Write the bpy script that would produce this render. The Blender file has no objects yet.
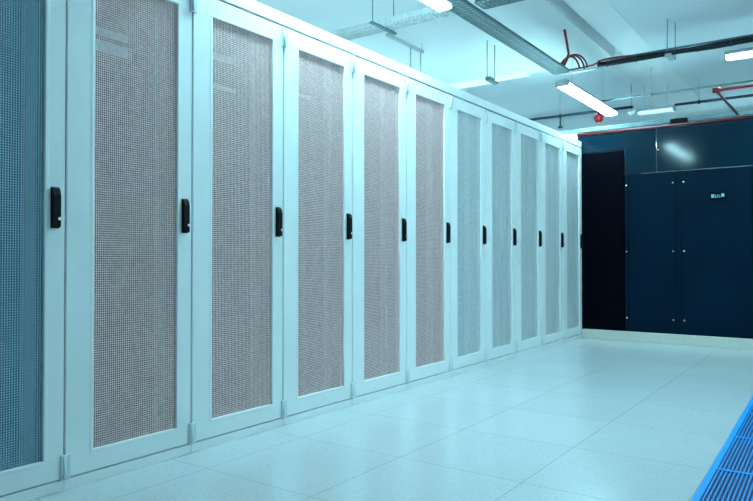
import bpy, math, random
from math import sin, cos, pi
random.seed(4)
C = bpy.context.scene.collection

# ---------------------------------------------------------------- materials
def lin(r, g, b):
    return tuple(((v/255)/12.92 if v/255 <= .04045 else ((v/255+.055)/1.055)**2.4) for v in (r, g, b)) + (1,)

def mat(name, col, rough=.5, metal=0, emit=None, estr=0, noise=None, bump=0, spec=.5, coat=0):
    m = bpy.data.materials.new(name); m.use_nodes = True
    nt = m.node_tree; b = nt.nodes['Principled BSDF']
    c = tuple(col) + ((1,) if len(col) == 3 else ())
    b.inputs['Base Color'].default_value = c
    b.inputs['Roughness'].default_value = rough
    b.inputs['Metallic'].default_value = metal
    b.inputs['Specular IOR Level'].default_value = spec
    b.inputs['Coat Weight'].default_value = coat
    if emit:
        b.inputs['Emission Color'].default_value = tuple(emit) + (1,)
        b.inputs['Emission Strength'].default_value = estr
    if noise:
        sc, amt = noise
        tc = nt.nodes.new('ShaderNodeTexCoord'); nz = nt.nodes.new('ShaderNodeTexNoise')
        nz.inputs['Scale'].default_value = sc; nz.inputs['Detail'].default_value = 4
        nt.links.new(tc.outputs['Object'], nz.inputs['Vector'])
        cr = nt.nodes.new('ShaderNodeValToRGB')
        cr.color_ramp.elements[0].position = .35; cr.color_ramp.elements[1].position = .65
        cr.color_ramp.elements[0].color = tuple(v*(1-amt) for v in c[:3]) + (1,)
        cr.color_ramp.elements[1].color = tuple(min(1, v*(1+amt)) for v in c[:3]) + (1,)
        nt.links.new(nz.outputs['Fac'], cr.inputs['Fac'])
        nt.links.new(cr.outputs['Color'], b.inputs['Base Color'])
        if bump:
            bp = nt.nodes.new('ShaderNodeBump'); bp.inputs['Strength'].default_value = bump
            bp.inputs['Distance'].default_value = .002
            nt.links.new(nz.outputs['Fac'], bp.inputs['Height'])
            nt.links.new(bp.outputs['Normal'], b.inputs['Normal'])
    return m

WHITE = mat('white_paint', (.80, .80, .80), .38, noise=(9, .015))
DOORP = mat('door_paint', (.82, .82, .82), .42, noise=(5, .02))
HINGE = mat('hinge_grey', (.62, .68, .72), .4, noise=(20, .05))
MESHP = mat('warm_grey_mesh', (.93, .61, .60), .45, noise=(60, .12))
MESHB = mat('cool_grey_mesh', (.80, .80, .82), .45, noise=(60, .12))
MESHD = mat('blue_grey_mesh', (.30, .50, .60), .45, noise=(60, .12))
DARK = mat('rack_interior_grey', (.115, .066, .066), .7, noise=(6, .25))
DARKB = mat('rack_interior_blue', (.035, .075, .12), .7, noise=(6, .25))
RAIL = mat('rail_metal', (.30, .30, .30), .4, .3, noise=(30, .1))
BLACK = mat('black_plastic', (.001, .0015, .003), .5, noise=(40, .2), spec=.15)
CHROME = mat('chrome', (.8, .8, .8), .15, 1, noise=(40, .02))
PANEL = mat('patch_panel_white', (.75, .78, .8), .4, noise=(30, .05))
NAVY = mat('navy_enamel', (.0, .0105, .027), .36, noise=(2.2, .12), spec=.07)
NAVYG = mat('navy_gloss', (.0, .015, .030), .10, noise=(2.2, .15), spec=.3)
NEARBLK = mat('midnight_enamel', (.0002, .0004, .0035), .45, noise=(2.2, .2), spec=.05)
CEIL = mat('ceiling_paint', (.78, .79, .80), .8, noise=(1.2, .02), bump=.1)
CEILDIM = mat('ceiling_paint_dim', (.70, .74, .78), .8, noise=(.8, .06), bump=.1)  # dimmer parts of the ceiling put into a greyer base colour
WALLM = mat('wall_paint', (.80, .80, .80), .7, noise=(2, .02))
KERB = mat('kerb_stone', (.62, .575, .52), .55, noise=(40, .05))
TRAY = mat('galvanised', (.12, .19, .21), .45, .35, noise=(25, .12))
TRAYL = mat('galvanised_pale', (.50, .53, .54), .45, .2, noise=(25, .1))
CABLE = mat('black_cable', (.006, .012, .022), .45, noise=(30, .3))
PIPEG = mat('teal_grey_pipe', (.14, .22, .24), .4, noise=(14, .15))
PIPEK = mat('dark_pipe', (.012, .035, .055), .4, noise=(14, .25))
RED = mat('red_paint', (.30, .002, .010), .35, noise=(14, .1))
DRED = mat('dark_red_paint', (.09, .001, .005), .4, noise=(14, .15))
LAMP = mat('lamp_diffuser', (.9, .9, .9), .4, emit=(.45, .90, 1), estr=8.0)
LAMPD = mat('dim_lamp_cover', (.9, .9, .9), .4, emit=(.43, .88, 1), estr=.10)
HOUS = mat('lamp_housing', (.40, .44, .46), .4, noise=(20, .04))
GRATE = mat('blue_grille', (.0, .27, .72), .4, noise=(20, .05))
GRATEL = mat('louvre_blue', (.02, .20, .52), .4, noise=(20, .05))
SLOT = mat('grille_tray', (.0, .012, .10), .6, noise=(10, .2))
SCREEN = mat('screen_glass', (.003, .008, .012), .15, noise=(30, .1))
GLYPH = mat('screen_glyph', (.06, .30, .34), .4, emit=(.2, .9, .95), estr=.03)

# floor: raised tiles, terrazzo-like specks, thin joints
def floor_mat():
    m = bpy.data.materials.new('raised_floor'); m.use_nodes = True
    nt = m.node_tree; N = nt.nodes; L = nt.links; b = N['Principled BSDF']
    g = N.new('ShaderNodeNewGeometry'); sx = N.new('ShaderNodeSeparateXYZ')
    L.new(g.outputs['Position'], sx.inputs[0])
    def M(op, a, bb=None, cc=None):
        n = N.new('ShaderNodeMath'); n.operation = op
        for i, v in enumerate((a, bb, cc)):
            if v is None: continue
            if hasattr(v, 'links'): L.new(v, n.inputs[i])
            else: n.inputs[i].default_value = v
        return n.outputs[0]
    def joint(axis, off, pitch):
        t = M('FRACT', M('DIVIDE', M('SUBTRACT', sx.outputs[axis], off), pitch))
        d = M('MINIMUM', t, M('SUBTRACT', 1, t))
        return M('MULTIPLY', d, pitch)
    jx = joint(0, 1.955-.575*10, .575); jy = joint(1, 3.087-.6*20, .6)
    d = M('MINIMUM', jx, jy)
    mr = N.new('ShaderNodeMapRange'); mr.inputs['From Min'].default_value = .0012; mr.inputs['From Max'].default_value = .0035
    L.new(d, mr.inputs['Value'])
    # per-tile tone
    cx = M('FLOOR', M('DIVIDE', M('SUBTRACT', sx.outputs[0], 1.955-5.75), .575))
    cy = M('FLOOR', M('DIVIDE', M('SUBTRACT', sx.outputs[1], 3.087-12), .6))
    cv = N.new('ShaderNodeCombineXYZ'); L.new(cx, cv.inputs[0]); L.new(cy, cv.inputs[1])
    wn = N.new('ShaderNodeTexWhiteNoise'); L.new(cv.outputs[0], wn.inputs['Vector'])
    nz = N.new('ShaderNodeTexNoise'); nz.inputs['Scale'].default_value = 2.2; nz.inputs['Detail'].default_value = 5
    L.new(g.outputs['Position'], nz.inputs['Vector'])
    sp = N.new('ShaderNodeTexNoise'); sp.inputs['Scale'].default_value = 75; sp.inputs['Detail'].default_value = 2
    L.new(g.outputs['Position'], sp.inputs['Vector'])
    r1 = N.new('ShaderNodeValToRGB'); r1.color_ramp.elements[0].position = .30; r1.color_ramp.elements[1].position = .42
    r1.color_ramp.elements[0].color = (.78, .78, .78, 1); r1.color_ramp.elements[1].color = (1, 1, 1, 1)
    L.new(sp.outputs['Fac'], r1.inputs[0])
    val = M('ADD', M('MULTIPLY', wn.outputs['Value'], .03), M('MULTIPLY', nz.outputs['Fac'], .10))
    val = M('ADD', val, .86)
    val = M('MULTIPLY', val, r1.outputs[0])
    jt = M('ADD', M('MULTIPLY', mr.outputs[0], .30), .70)
    val = M('MULTIPLY', val, jt)
    mx = N.new('ShaderNodeVectorMath'); mx.operation = 'SCALE'
    mx.inputs[0].default_value = (.56, .58, .60); L.new(val, mx.inputs['Scale'])
    L.new(mx.outputs[0], b.inputs['Base Color'])
    b.inputs['Roughness'].default_value = .20
    b.inputs['Specular IOR Level'].default_value = .75
    bp = N.new('ShaderNodeBump'); bp.inputs['Strength'].default_value = .25; bp.inputs['Distance'].default_value = .001
    L.new(nz.outputs['Fac'], bp.inputs['Height']); L.new(bp.outputs[0], b.inputs['Normal'])
    return m
FLOOR = floor_mat()

# ---------------------------------------------------------------- mesh builder
class MB:
    def __init__(s): s.v = []; s.f = []; s.sm = []
    def box(s, x0, x1, y0, y1, z0, z1):
        n = len(s.v)
        s.v += [(x0,y0,z0),(x1,y0,z0),(x1,y1,z0),(x0,y1,z0),(x0,y0,z1),(x1,y0,z1),(x1,y1,z1),(x0,y1,z1)]
        for q in ((3,2,1,0),(4,5,6,7),(0,1,5,4),(1,2,6,5),(2,3,7,6),(3,0,4,7)):
            s.f.append(tuple(n+i for i in q)); s.sm.append(False)
        return s
    def bbox(s, x0, x1, y0, y1, z0, z1, b=.003):
        """box with every edge chamfered"""
        n = len(s.v); P = {}
        xs, ys, zs = (x0, x1), (y0, y1), (z0, z1)
        for i in (0, 1):
            for j in (0, 1):
                for k in (0, 1):
                    dx, dy, dz = (b if i == 0 else -b), (b if j == 0 else -b), (b if k == 0 else -b)
                    for a, p in (('x', (xs[i], ys[j]+dy, zs[k]+dz)), ('y', (xs[i]+dx, ys[j], zs[k]+dz)), ('z', (xs[i]+dx, ys[j]+dy, zs[k]))):
                        P[(a, i, j, k)] = len(s.v); s.v.append(p)
        def q(*ids): s.f.append(tuple(P[t] for t in ids)); s.sm.append(False)
        for i in (0, 1):
            q(('x',i,0,0),('x',i,1,0),('x',i,1,1),('x',i,0,1)); q(('y',0,i,0),('y',0,i,1),('y',1,i,1),('y',1,i,0)); q(('z',0,0,i),('z',1,0,i),('z',1,1,i),('z',0,1,i))
            for j in (0, 1):
                q(('x',i,j,0),('x',i,j,1),('y',i,j,1),('y',i,j,0)); q(('x',i,0,j),('x',i,1,j),('z',i,1,j),('z',i,0,j)); q(('y',0,i,j),('y',1,i,j),('z',1,i,j),('z',0,i,j))
                for k in (0, 1): q(('x',i,j,k),('y',i,j,k),('z',i,j,k))
        return s
    def tube(s, pts, r, seg=10, caps=True):
        from mathutils import Vector
        pts = [Vector(p) for p in pts]; n0 = len(s.v); rings = []
        up = None
        for i, p in enumerate(pts):
            if i == 0: t = pts[1]-pts[0]
            elif i == len(pts)-1: t = pts[-1]-pts[-2]
            else: t = (pts[i+1]-pts[i]).normalized() + (pts[i]-pts[i-1]).normalized()
            t.normalize()
            if up is None:
                up = Vector((0,0,1)) if abs(t.z) < .9 else Vector((1,0,0))
            a = t.cross(up).normalized(); bb = a.cross(t).normalized(); up = bb
            ring = []
            for k in range(seg):
                an = 2*pi*k/seg; s.v.append(tuple(p + a*(r*cos(an)) + bb*(r*sin(an)))); ring.append(len(s.v)-1)
            rings.append(ring)
        for A, B in zip(rings, rings[1:]):
            for k in range(seg):
                s.f.append((A[k], A[(k+1)%seg], B[(k+1)%seg], B[k])); s.sm.append(True)
        if caps:
            s.f.append(tuple(reversed(rings[0]))); s.sm.append(False); s.f.append(tuple(rings[-1])); s.sm.append(False)
        return s
    def lathe(s, prof, c, axis='z', seg=24):
        rings = []
        for r, h in prof:
            ring = []
            for k in range(seg):
                a = 2*pi*k/seg; u, w = r*cos(a), r*sin(a)
                p = {'z': (u, w, h), 'y': (u, h, w), 'x': (h, u, w)}[axis]
                s.v.append((c[0]+p[0], c[1]+p[1], c[2]+p[2])); ring.append(len(s.v)-1)
            rings.append(ring)
        for A, B in zip(rings, rings[1:]):
            for k in range(seg):
                s.f.append((A[k], A[(k+1)%seg], B[(k+1)%seg], B[k])); s.sm.append(True)
        s.f.append(tuple(rings[0])); s.sm.append(False); s.f.append(tuple(rings[-1])); s.sm.append(False)
        return s
    def prism(s, poly, y0, y1):
        """poly in (x,z), extruded along y"""
        n = len(s.v); k = len(poly)
        s.v += [(x, y0, z) for x, z in poly] + [(x, y1, z) for x, z in poly]
        for i in range(k):
            j = (i+1) % k; s.f.append((n+i, n+j, n+k+j, n+k+i)); s.sm.append(False)
        s.f.append(tuple(n+i for i in reversed(range(k)))); s.sm.append(False)
        s.f.append(tuple(n+k+i for i in range(k))); s.sm.append(False)
        return s
    def mesh(s, name, m):
        import bmesh
        me = bpy.data.meshes.new(name); me.from_pydata(s.v, [], s.f)
        for p, sm in zip(me.polygons, s.sm): p.use_smooth = sm
        bm = bmesh.new(); bm.from_mesh(me); bmesh.ops.recalc_face_normals(bm, faces=bm.faces); bm.to_mesh(me); bm.free()
        me.materials.append(m); return me
    def build(s, name, m, parent=None, loc=(0,0,0)):
        o = bpy.data.objects.new(name, s.mesh(name, m)); C.objects.link(o)
        o.location = loc
        if parent: o.parent = parent
        return o

def tag(o, label, cat, group=None):
    o['label'] = label; o['category'] = cat
    if group: o['group'] = group
    return o
def thing(name, label, cat, loc=(0,0,0), group=None, rotz=0):
    o = bpy.data.objects.new(name, None); C.objects.link(o); o.location = loc; o.rotation_euler = (0,0,rotz)
    o.empty_display_size = .1
    return tag(o, label, cat, group)
def struct(name, mb, m):
    o = mb.build(name, m); o['kind'] = 'structure'; return o
def copy_tree(o, parent=None):
    c = o.copy(); C.objects.link(c)
    if parent: c.parent = parent
    for ch in list(o.children): copy_tree(ch, c)
    return c

# ---------------------------------------------------------------- setting
Y0 = 1.396; W = .6; YW = 7.41
CZ = 3.12
XL, XR, YF, YB = -4.2, 4.6, -2.6, 13.6
struct('floor', MB().box(XL, XR, YF, YB, -.06, 0), FLOOR)
struct('ceiling', MB().box(XL, XR, YF, YB, CZ, CZ+.1), CEILDIM)
struct('wall_left', MB().box(XL-.1, XL, YF, YB, 0, CZ), WALLM)
struct('wall_right', MB().box(XR, XR+.1, YF, YB, 0, CZ), WALLM)
struct('wall_front', MB().box(XL, XR, YF-.1, YF, 0, CZ), WALLM)
struct('wall_back', MB().box(XL, XR, YB, YB+.1, 0, CZ), WALLM)
# low white partition that closes the room behind the cabinet row
struct('wall_partition', MB().box(XL, -.058, YW+.012, YW+.14, 0, 2.285), WALLM)
# beam along the row and soffit, shaped and toned to imitate lit and dim bands
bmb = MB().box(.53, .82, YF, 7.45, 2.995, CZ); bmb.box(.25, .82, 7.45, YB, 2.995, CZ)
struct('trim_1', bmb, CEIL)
struct('trim_4', MB().box(.821, XR, YF, YB, 2.9965, CZ), CEILDIM)
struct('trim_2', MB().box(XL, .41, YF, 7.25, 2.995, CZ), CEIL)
# pale kerb in front of the dark wall
kb = MB().bbox(.004, XR, YW-.035, YW+.02, 0, .10, .004)
struct('trim_3', kb, KERB)

# ---------------------------------------------------------------- server cabinets
def frame_mesh():
    """door leaf: profiled frame around the perforated field. local: x depth, y 0..W, z"""
    yo0, yo1, zo0, zo1 = .0032, W-.0032, .046, 2.106
    yi0, yi1, zi0, zi1 = .117, .519, .130, 2.016
    loops = [(yo0, yo1, zo0, zo1, -.028), (yo0, yo1, zo0, zo1, -.003), (yo0+.003, yo1-.003, zo0+.003, zo1-.003, 0)]
    for g, x in ((.014, 0), (.012, .0012), (.003, .0012), (0, 0), (0, -.018)):
        loops.append((yi0-g, yi1+g, zi0-g, zi1+g, x))
    loops.append((yi0-.02, yi1+.02, zi0-.02, zi1+.02, -.028))
    mb = MB(); R = []
    for a, b, c, d, x in loops:
        n = len(mb.v); mb.v += [(x, a, c), (x, b, c), (x, b, d), (x, a, d)]; R.append([n, n+1, n+2, n+3])
    R.append(R[0])
    for A, B in zip(R, R[1:]):
        for k in range(4):
            mb.f.append((A[k], A[(k+1)%4], B[(k+1)%4], B[k])); mb.sm.append(False)
    return mb
def perforated():
    mb = MB(); p = .0092; b = .00150
    y0, y1, z0, z1 = .117, .519, .130, 2.016
    ny = int(round((y1-y0)/p)); nz = int(round((z1-z0)/p))
    for i in range(ny+1):
        y = y0 + (y1-y0)*i/ny
        mb.box(-.012, -.0108, y-b, y+b, z0-.006, z1+.006)
    for i in range(nz+1):
        z = z0 + (z1-z0)*i/nz
        mb.box(-.0122, -.0106, y0-.006, y1+.006, z-b, z+b)
    return mb
def handle_mb():
    mb = MB()
    mb.bbox(.0005, .006, .539, .573, .994, 1.149, .002)           # escutcheon
    mb.prism([(.006, .997), (.018, .998), (.021, 1.006), (.021, 1.118), (.015, 1.140), (.006, 1.146)], .541, .570)
    return mb
def hinge_mb(z0, z1):
    mb = MB()
    mb.bbox(.0005, .010, -.018, .020, z0, z1, .002)
    mb.tube([(.011, -.006, z0+.004), (.011, -.006, z1-.004)], .0065, 10)
    return mb

me_frame = frame_mesh().mesh('door', DOORP)
me_perf = {k: perforated().mesh('perforated_panel', m) for k, m in (('p', MESHP), ('b', MESHB), ('d', MESHD))}
me_handle = handle_mb().mesh('handle', BLACK)
me_lock = MB().lathe([(.0, 0), (.0075, 0), (.0075, .003), (.006, .005), (0, .005)], (.021, .563, 1.030), 'x', 16).mesh('lock', CHROME)
me_h1 = hinge_mb(.045, .137).mesh('hinge', HINGE); me_h2 = hinge_mb(2.002, 2.098).mesh('hinge', HINGE)
bd = MB()
bd.box(-.95, -.032, .001, .019, .045, 2.112); bd.box(-.95, -.032, W-.019, W-.001, .045, 2.112)
bd.box(-.95, -.93, .019, W-.019, .045, 2.112)
bd.box(-.055, -.032, .019, .050, .045, 2.112); bd.box(-.055, -.032, W-.050, W-.019, .045, 2.112)
me_body = bd.mesh('body', WHITE)
me_top = MB().bbox(-.95, 0, .0006, W-.0006, 2.117, 2.181, .003).mesh('top_cover', DOORP)
me_plinth = MB().bbox(-.95, -.001, .0006, W-.0006, 0, .041, .002).mesh('plinth', DOORP)
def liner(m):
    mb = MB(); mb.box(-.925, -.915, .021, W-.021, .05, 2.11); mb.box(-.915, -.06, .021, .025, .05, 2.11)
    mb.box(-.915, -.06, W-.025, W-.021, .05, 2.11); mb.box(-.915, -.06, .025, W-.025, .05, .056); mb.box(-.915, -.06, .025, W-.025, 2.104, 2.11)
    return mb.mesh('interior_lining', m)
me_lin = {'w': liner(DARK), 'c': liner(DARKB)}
def rail(y):
    mb = MB(); mb.box(-.120, -.116, y-.018, y+.018, .06, 2.10)
    mb.box(-.150, -.120, y-.018, y-.015, .06, 2.10)
    return mb.mesh('mounting_rail', RAIL)
me_rails = [rail(.075), rail(.525)]

ORD = ['leftmost white server cabinet, cut off by the picture edge, with a dark blue-looking mesh door',
 'large white server cabinet, second from the left, its mesh door wide in the left foreground',
 'white server cabinet third from the left, pale shelves showing through its warm grey mesh door',
 'white server cabinet fourth from the left, one pale shelf showing through its warm grey mesh',
 'white server cabinet fifth from the left in the row, with streaky brownish grey mesh door',
 'white server cabinet in the exact middle of the row, sixth from either end',
 'white server cabinet seventh from the left, nearest of those with pale bluish mesh',
 'white server cabinet fourth from the dark navy wall, cool grey mesh door',
 'white server cabinet third from the dark navy wall, narrow looking mesh door',
 'white server cabinet next to last in the row, second from the dark navy wall',
 'last white server cabinet at the far end of the row, touching the dark navy wall']
for i in range(11):
    t = thing('server_cabinet', ORD[i], 'server cabinet', (0, Y0+W*(i-1), 0), 'white server cabinets standing in the long row')
    def part(n, me, par):
        o = bpy.data.objects.new(n, me); C.objects.link(o); o.parent = par; return o
    part('body', me_body, t); part('top_cover', me_top, t); part('plinth', me_plinth, t)
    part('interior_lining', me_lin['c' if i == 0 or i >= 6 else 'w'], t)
    for r in me_rails: part('mounting_rail', r, t)
    d = part('door', me_frame, t)
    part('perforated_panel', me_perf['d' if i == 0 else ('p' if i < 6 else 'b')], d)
    h = part('handle', me_handle, d); h['label'] = 'black swing handle'
    k = part('lock', me_lock, d); k['label'] = 'small chrome key lock'
    part('hinge', me_h1, d); part('hinge', me_h2, d)

# pale panels mounted inside three of the cabinets, seen faintly through the mesh
def patch_panel(i, z, h, label, m=PANEL):
    t = thing('patch_panel', label, 'patch panel', (-.114, Y0+W*(i-1)+.3, z), 'pale patch panels behind the mesh doors')
    MB().bbox(0, .006, -.24, .06, 0, h, .001).build('faceplate', m, t)
    for y in (-.235, .04): MB().box(.006, .009, y, y+.012, 0, h).build('mounting_ear', RAIL, t)
patch_panel(1, 1.815, .03, 'pale patch panel behind the second mesh door, the upper of its two')
patch_panel(1, 1.745, .045, 'pale patch panel behind the second mesh door, the lower of its two')
patch_panel(2, 1.86, .04, 'pale patch panel behind the third mesh door, the upper of its two')
patch_panel(2, 1.72, .02, 'narrow pale patch panel behind the third mesh door, the lower of its two')
patch_panel(3, 1.80, .02, 'narrow pale patch panel behind the fourth mesh door')

# ---------------------------------------------------------------- dark wall of cooling units
DW = YW + .02          # face plane sits just behind the kerb
def latch(mb_par, x, z):
    o = MB().lathe([(0, 0), (.010, 0), (.010, -.004), (.006, -.008), (0, -.008)], (x, DW-.012, z), 'y', 14).build('latch', CHROME, mb_par)
    return o
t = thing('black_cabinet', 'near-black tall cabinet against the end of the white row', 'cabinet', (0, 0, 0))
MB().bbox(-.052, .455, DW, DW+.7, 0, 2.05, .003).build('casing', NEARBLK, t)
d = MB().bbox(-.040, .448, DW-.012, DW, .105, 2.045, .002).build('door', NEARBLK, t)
t = thing('cooling_unit', 'dark navy cooling unit with three steel latches per edge and a small lit display', 'cooling unit', (0, 0, 0))
MB().bbox(.458, 2.22, DW, DW+.75, 0, 1.785, .003).build('casing', NAVY, t)
for n, (a, b) in enumerate(((.502, .966), (1.022, 1.66), (1.666, 2.21))):
    d = MB().bbox(a, b, DW-.012, DW, .105, 1.775, .003).build('door_panel', NAVY, t)
    if n == 0:
        for z in (1.665, .955, .245):
            latch(d, .942, z)
    if n == 1:
        for z in (1.665, .955, .245): latch(d, 1.046, z)
        s = MB().bbox(1.290, 1.432, DW-.018, DW-.012, 1.470, 1.540, .002).build('display', NEARBLK, d)
        g = MB()
        zz = 1.503
        g.box(1.302, 1.330, DW-.0195, DW-.018, zz-.014, zz+.020)
        g.box(1.338, 1.344, DW-.0195, DW-.018, zz-.014, zz+.016); g.box(1.344, 1.356, DW-.0195, DW-.018, zz-.014, zz-.008); g.box(1.356, 1.361, DW-.0195, DW-.018, zz-.014, zz+.016)
        g.box(1.368, 1.373, DW-.0195, DW-.018, zz-.004, zz+.016); g.box(1.373, 1.384, DW-.0195, DW-.018, zz-.014, zz-.004)
        g.box(1.392, 1.420, DW-.0195, DW-.018, zz-.008, zz+.024)
        g.build('display_readout', GLYPH, t)
# slim filler post with the left column of latches
t = thing('filler_post', 'slim dark navy post with a column of steel latches beside the near-black cabinet', 'panel', (0, 0, 0))
MB().bbox(.458, .496, DW-.012, DW-.0005, .105, 1.775, .002).build('post', NAVY, t)
for z in (1.665, .955, .245):
    latch(t, .477, z)
t = thing('plenum_panel', 'glossy navy upper panel above the black cabinet, left of the upright seam', 'panel', (0, 0, 0), 'glossy upper panels along the dark wall')
MB().prism([(-.052, 2.054), (.462, 2.054), (.462, 1.79), (.778, 1.79), (.778, 2.243), (-.052, 2.243)], DW-.006, DW+.03).build('panel', NAVYG, t)
t = thing('plenum_panel', 'glossy navy upper panel above the cooling unit, right of the upright seam', 'panel', (0, 0, 0), 'glossy upper panels along the dark wall')
MB().bbox(.784, 2.22, DW-.010, DW+.03, 1.79, 2.243, .003).build('panel', NAVYG, t)
MB().lathe([(0, 0), (.008, 0), (.008, -.004), (0, -.004)], (.80, DW-.010, 2.02), 'y', 12).build('latch', CHROME, t)
t = thing('cooling_unit', 'second dark navy cooling unit, at the right beyond the picture edge', 'cooling unit', (0, 0, 0))
MB().bbox(2.23, 4.55, DW, DW+.75, 0, 2.243, .003).build('casing', NAVY, t)
for a in (2.24, 3.40): MB().bbox(a, a+1.14, DW-.012, DW, .105, 2.235, .003).build('door_panel', NAVY, t)

# rail, duct and pipe running on top of the dark wall
tag(MB().bbox(-.30, 4.5, DW+.0, DW+.05, 2.288, 2.335, .004).build('cable_duct', PIPEG), 'grey-green cable duct running on top of the dark wall', 'duct')
tag(MB().tube([(-.055, DW-.004, 2.262), (4.5, DW-.004, 2.262)], .017, 12).build('water_pipe', DRED), 'dark red pipe lying along the top edge of the dark wall', 'pipe')
t = thing('strip_moulding', 'thin pale strip between the dark red pipe and grey-green duct', 'moulding', (0, 0, 0))
MB().box(-.055, .915, DW+.016, DW+.03, 2.246, 2.287).build('strip', WHITE, t); MB().box(1.09, 4.5, DW+.016, DW+.03, 2.246, 2.287).build('strip', WHITE, t)
tag(MB().bbox(.918, 1.086, DW-.016, DW-.001, 2.281, 2.325, .004).build('junction_box', BLACK), 'small black box sitting on top of the dark wall', 'junction box')
# red sprinkler branch
t = thing('sprinkler_pipe', 'bright red sprinkler pipe with an elbow above the dark wall at right', 'pipe', (0, 0, 0))
MB().tube([(1.54, DW-.018, 2.30), (1.54, 6.16, 2.272), (1.541, 6.135, 2.272)], .012, 12).build('branch', DRED, t)
MB().tube([(1.53, 6.13, 2.272), (4.4, 6.13, 2.272)], .012, 12).build('branch', RED, t)
MB().lathe([(0, -.03), (.021, -.03), (.021, .03), (0, .03)], (1.545, 6.13, 2.272), 'x', 14).build('elbow', RED, t)
for x in (3.2, 4.3): MB().tube([(x, 6.13, 2.28), (x, 6.13, CZ)], .004, 6).build('hanger_rod', TRAY, t)

# ---------------------------------------------------------------- trays
def tray_y(par, x0, x1, y0, y1, z, m, p=.030, b=.0055, lip=.045):
    mb = MB(); nx = max(2, int((x1-x0)/p)); ny = int((y1-y0)/p)
    for i in range(nx+1):
        x = x0+(x1-x0)*i/nx; mb.box(x-b, x+b, y0, y1, z, z+.0015)
    for i in range(ny+1):
        y = y0+(y1-y0)*i/ny; mb.box(x0, x1, y-b*2.1, y+b*2.1, z-.0002, z+.0017)
    mb.build('perforated_base', m, par)
    for x in (x0-.002, x1): MB().box(x, x+.002, y0, y1, z-.001, z+lip).build('side_rail', m, par)
def tray_x(par, x0, x1, y0, y1, z, m, p=.030, b=.0055, lip=.045):
    mb = MB(); nx = int((x1-x0)/p); ny = max(2, int((y1-y0)/p))
    for i in range(nx+1):
        x = x0+(x1-x0)*i/nx; mb.box(x-b, x+b, y0, y1, z-.0002, z+.0017)
    for i in range(ny+1):
        y = y0+(y1-y0)*i/ny; mb.box(x0, x1, y-b, y+b, z, z+.0015)
    mb.build('perforated_base', m, par)
    for y in (y0-.002, y1): MB().box(x0, x1, y, y+.002, z-.001, z+lip).build('side_rail', m, par)
def rods(par, pts, z0, z1=CZ, m=TRAY, r=.004):
    for x, y in pts:
        top = 2.996 if (x < .41 and y < 7.25) or (.53 < x < .82 and y < 7.45) or (.25 < x < .78 and y > 7.45) else 2.997 if x > .8 else z1
        MB().tube([(x, y, z0), (x, y, top)], r, 6).build('hanger_rod', m, par)

t = thing('cable_tray', 'perforated steel cable tray running away overhead along the cabinet row', 'cable tray', (0, 0, 0))
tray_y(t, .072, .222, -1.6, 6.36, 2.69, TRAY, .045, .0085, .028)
MB().box(.06, .26, 1.10, 1.13, 2.675, 2.689).build('cross_bar', TRAY, t); MB().box(.06, .26, 3.2, 3.23, 2.675, 2.689).build('cross_bar', TRAY, t)
rods(t, [(.075, 1.115), (.25, 1.115), (.25, 3.215)], 2.68)
t = thing('cable_tray', 'pale perforated crosswise tray above the fourth cabinet, hung on two thin rods', 'cable tray', (0, 0, 0))
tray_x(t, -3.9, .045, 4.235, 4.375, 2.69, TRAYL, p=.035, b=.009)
MB().box(-.545, -.515, 4.12, 4.45, 2.674, 2.688).build('cross_bar', TRAY, t)
rods(t, [(-.53, 4.14), (-.53, 4.43), (-2.6, 4.14), (-2.6, 4.43)], 2.675)
t = thing('cable_tray', 'short grey crosswise tray at the top edge, right of the long perforated tray', 'cable tray', (0, 0, 0))
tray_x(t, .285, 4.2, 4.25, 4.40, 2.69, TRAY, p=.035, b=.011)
rods(t, [(2.4, 4.3), (3.8, 4.3)], 2.69)
# small trapeze hanger beyond the row
t = thing('trapeze_hanger', 'pale trapeze hanger bar with two hanging rods behind the row top', 'hanger', (0, 0, 0))
MB().box(-1.00, -.97, 5.0, 5.62, 2.90, 2.93).build('cross_bar', TRAYL, t)
for y in (5.40, 5.58): MB().tube([(-.985, y, 2.40), (-.985, y, 2.91)], .005, 6).build('hanger_rod', TRAYL, t)
for y in (5.03, 5.6): MB().tube([(-.985, y, 2.92), (-.985, y, CZ)], .004, 6).build('hanger_rod', TRAYL, t)

# cross run at Y 6.35: carrier strip, black cables
t = thing('cable_bundle', 'thick black cable bundle running crosswise under the ceiling to the right edge', 'cable bundle', (0, 0, 0))
for k, (dy, dz) in enumerate(((0, 0), (.026, .004), (.013, .024))):
    pts = [(.50+.10*j, 6.35+dy+.004*sin(j*1.3+k), 2.70+dz+.003*sin(j*.9+2*k)) for j in range(40)]
    MB().tube(pts, .014, 8).build('cable', CABLE, t)
for j in range(14):
    MB().tube([(.58+.26*j, 6.363, 2.708), (.586+.26*j, 6.363, 2.708)], .030, 10).build('cable_tie', PIPEK, t)
t = thing('carrier_channel', 'thin pale steel channel carrying the black cable bundle on hanging rods', 'channel', (0, 0, 0))
MB().box(.50, 4.4, 6.350, 6.376, 2.742, 2.752).build('channel', TRAY, t)
MB().box(1.115, 1.165, 6.26, 6.44, 2.665, 2.681).build('cross_bar', TRAYL, t)
rods(t, [(1.13, 6.29), (1.17, 6.42), (3.0, 6.36)], 2.66)
MB().box(.252, .50, 6.33, 6.39, 2.676, 2.684).build('junction_plate', TRAYL, t)
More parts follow.
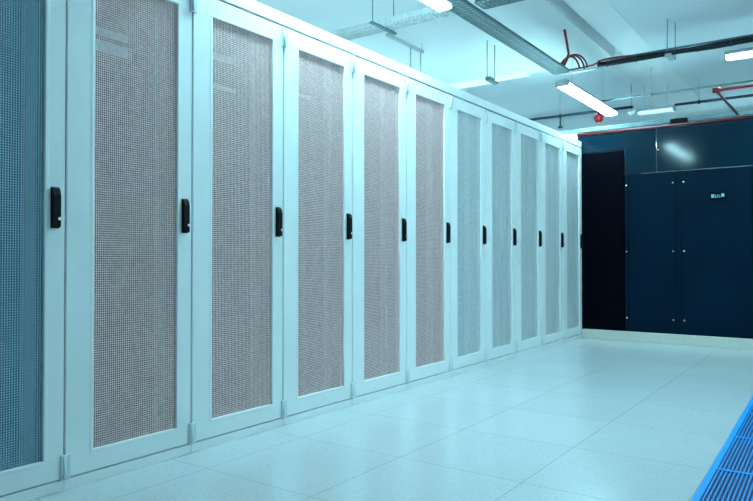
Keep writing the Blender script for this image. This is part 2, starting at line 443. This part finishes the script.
# red wiring at the crossing
t = thing('red_conduit', 'red conduit dropping from the ceiling into looped red cables at the tray crossing', 'conduit', (0, 0, 0))
MB().tube([(.30, 6.02, 2.985), (.285, 6.10, 2.94), (.24, 6.30, 2.85), (.20, 6.35, 2.80), (.15, 6.36, 2.715)], .012, 8).build('drop_pipe', RED, t)
for k, (xa, xb, yy, hh) in enumerate(((.105, .40, 6.36, .150), (.12, .365, 6.38, .145), (.13, .33, 6.34, .130))):
    cx, rx = (xa+xb)/2, (xb-xa)/2
    pts = [(cx-rx*cos(a), yy+.02*sin(2*a), 2.70+hh*sin(a)) for a in [pi*j/18 for j in range(19)]]
    MB().tube(pts, .0085, 7).build('cable_loop', RED, t)
MB().tube([(.20, 6.35, 2.703), (.35, 6.345, 2.706), (.46, 6.345, 2.715), (.56, 6.34, 2.748), (.68, 6.345, 2.752), (.80, 6.35, 2.745)], .0075, 7).build('cable', RED, t)

# pipes further back, hung from the ceiling
def pipe_x(name, label, x0, x1, y, z, r, m, hang, drop=()):
    t = thing(name, label, 'pipe', (0, 0, 0))
    MB().tube([(x0, y, z), (x1, y, z)], r, 10).build('tube', m, t)
    for x in hang:
        MB().lathe([(r+.001, -.012), (r+.009, -.012), (r+.009, .012), (r+.001, .012)], (x, y, z), 'x', 12).build('clamp', m, t)
    rods(t, [(x, y) for x in hang], z+r, m=TRAYL)
    for x in drop:
        MB().tube([(x, y, z), (x, y, z-.13)], .010, 8).build('drop_stub', m, t)
        MB().lathe([(0, -.02), (.03, -.02), (.03, 0), (.012, .012), (0, .012)], (x, y, z-.135), 'z', 14).build('nozzle', m, t)
    return t
pipe_x('ceiling_pipe', 'thin grey-green pipe crossing under the ceiling above the dark wall', .0, 4.4, 7.76, 2.69, .012, PIPEG, [.66, 1.66, 3.2])
pipe_x('ceiling_pipe', 'dark pipe crossing low behind the cabinet row end, with a drop nozzle', -2.4, .33, 8.27, 2.69, .016, PIPEK, [-.56], [-.56])
pipe_x('ceiling_pipe', 'dark pipe continuing right of the small far lamp, under the red pipe elbow', .76, 4.4, 8.45, 2.69, .016, PIPEK, [1.02, 2.6])

# ---------------------------------------------------------------- lamps
def lamp(label, x, y, z, length, along='y', w=.115, up=None, dif=None):
    """batten lamp: housing above, bright diffuser below, end caps and two hanger rods; z = bottom"""
    t = thing('ceiling_lamp', label, 'ceiling lamp', (x, y, z), 'long white batten lamps', 0 if along == 'y' else -pi/2)
    h = length/2; a = w/2
    MB().prism([(-a*.5, .066), (-a*1.03, .050), (-a*1.03, .026), (-a*.98, .026), (-a*.98, .048), (a*.98, .048), (a*.98, .026), (a*1.03, .026), (a*1.03, .050), (a*.5, .066)], -h, h).build('housing', HOUS, t)
    MB().prism([(-a*.72, 0), (a*.72, 0), (a*.93, .012), (a*.95, .030), (a*.9, .0475), (-a*.9, .0475), (-a*.95, .030), (-a*.93, .012)], -h+.012, h-.012).build('diffuser', dif or LAMP, t)
    for s in (-1, 1):
        y0 = h*s
        MB().bbox(-a-.002, a+.002, min(y0, y0-.012*s), max(y0, y0-.012*s), -.001, .05, .002).build('end_cap', HOUS, t)
    top = (up or CZ) - z
    for s in (-.62, .62): MB().tube([(0, h*s, .06), (0, h*s, top)], .0025, 6).build('hanger_rod', TRAYL, t)
    return t
lamp('long bright lamp over the row end, slanting from the tray crossing toward the dark wall', .105, 7.33, 2.595, 1.68, w=.14)
lamp('bright lamp end cut by the top edge of the photo, left of the long tray', .155, 3.10, 2.60, 1.90, up=2.69)
t = thing('ceiling_lamp', 'slim crosswise lamp seen edge on above the row, left of the tray crossing', 'ceiling lamp', (0, 0, 0), 'long white batten lamps')
MB().bbox(-1.8, -.42, 5.97, 6.03, 2.607, 2.655, .003).build('diffuser', LAMPD, t)
MB().bbox(-.38, -.05, 5.975, 6.025, 2.614, 2.655, .003).build('diffuser', LAMPD, t)
MB().box(-.44, -.39, 5.89, 6.08, 2.605, 2.64).build('clamp', TRAY, t)
rods(t, [(-.425, 5.90), (-.425, 6.07)], 2.60)
lamp('bright crosswise lamp cut by the right edge of the photo', 2.20, 6.27, 2.55, 1.22, 'x', .09)
lamp('small crosswise lamp far back above the dark wall, with pale cover', .54, 8.48, 2.63, .42, 'x', .11, dif=LAMPD)
# unseen lamps added to brighten the doors and the rest of the room
lamp('added unseen lamp over the aisle to the right of the camera', 2.30, 4.0, 2.60, 1.90)
lamp('added unseen lamp over the space behind the cabinet row, nearer one', -2.2, 2.0, 2.60, 1.90)
lamp('added unseen lamp over the space behind the cabinet row, farther one', -2.4, 6.0, 2.60, 1.90)
lamp('unseen lamp beyond the dark wall in the rear room', 1.6, 10.8, 2.60, 1.90, 'x')
lamp('unseen lamp beyond the partition in the rear room at left', -1.8, 10.2, 2.60, 1.90, 'x')

# fire alarm bell and smoke detector dome
t = thing('alarm_bell', 'round red alarm bell hanging below the far end of the long lamp', 'alarm bell', (-.075, 8.27, 2.607))
MB().lathe([(0, -.054), (.034, -.052), (.052, -.032), (.058, 0), (.052, .024), (.028, .040), (0, .042)], (0, 0, 0), 'z', 24).build('gong', RED, t)
MB().lathe([(0, -.060), (.012, -.060), (.012, -.050), (0, -.050)], (0, 0, 0), 'z', 12).build('cap', WHITE, t)
MB().tube([(0, 0, .036), (0, 0, .066)], .012, 8).build('stem', RED, t)
t = thing('smoke_detector', 'small white dome detector left of the far small lamp', 'smoke detector', (.29, 8.36, 2.64))
MB().lathe([(0, -.040), (.025, -.036), (.045, -.018), (.055, .002), (.055, .018), (0, .018)], (0, 0, 0), 'z', 22).build('dome', WHITE, t)
MB().tube([(0, 0, .016), (0, 0, 2.996-2.64)], .006, 8).build('stem', TRAYL, t)

# ---------------------------------------------------------------- blue floor grilles
gl = ['blue slotted floor grille nearest the camera, cut by the bottom picture edge',
      'blue slotted floor grille second from the bottom picture edge',
      'blue slotted floor grille third from the bottom picture edge, cut by the right edge',
      'blue slotted floor grille farthest away, only its corner inside the right edge']
gm = MB(); GX, GY = .585, .6042
gm.box(0, .026, 0, GY, 0, .010); gm.box(GX-.026, GX, 0, GY, 0, .010)
gm.box(.026, GX-.026, 0, .012, 0, .010); gm.box(.026, GX-.026, GY-.012, GY, 0, .010)
me_gf = gm.mesh('frame', GRATE)
lm = MB(); nb = 36
for j in range(nb):
    x = .026 + (GX-.052)*(j+.5)/nb
    lm.box(x-.0034, x+.0034, .012, GY-.012, .0015, .009)
me_gl = lm.mesh('louvre_bars', GRATEL)
me_gt = MB().box(.024, GX-.024, .010, GY-.010, .0004, .0012).mesh('tray', SLOT)
for j in range(4):
    t = thing('floor_grille', gl[j], 'floor grille', (1.968-.018*.605*j, 2.482+.605*j, 0.0005), 'blue floor grilles in a line', .018)
    for n, me in (('frame', me_gf), ('louvre_bars', me_gl), ('tray', me_gt)):
        o = bpy.data.objects.new(n, me); C.objects.link(o); o.parent = t

# ---------------------------------------------------------------- world, camera, view
w = bpy.data.worlds.new('world'); bpy.context.scene.world = w; w.use_nodes = True
w.node_tree.nodes['Background'].inputs[0].default_value = (.5, .85, 1, 1)
w.node_tree.nodes['Background'].inputs[1].default_value = .05
cam = bpy.data.cameras.new('camera'); co = bpy.data.objects.new('camera', cam); C.objects.link(co)
cam.sensor_width = 36; cam.lens = 669.55/753*36; cam.clip_start = .05
co.location = (2.4415, 0, .8808); co.rotation_euler = (pi/2+.0119, 0, .6166)
sc = bpy.context.scene; sc.camera = co
sc.view_settings.view_transform = 'Standard'; sc.view_settings.look = 'None'
sc.view_settings.gamma = 1; sc.view_settings.use_curve_mapping = False
sc.view_settings.exposure = 3.30
sc.cycles.use_denoising = True
sc.cycles.max_bounces = 10; sc.cycles.diffuse_bounces = 7
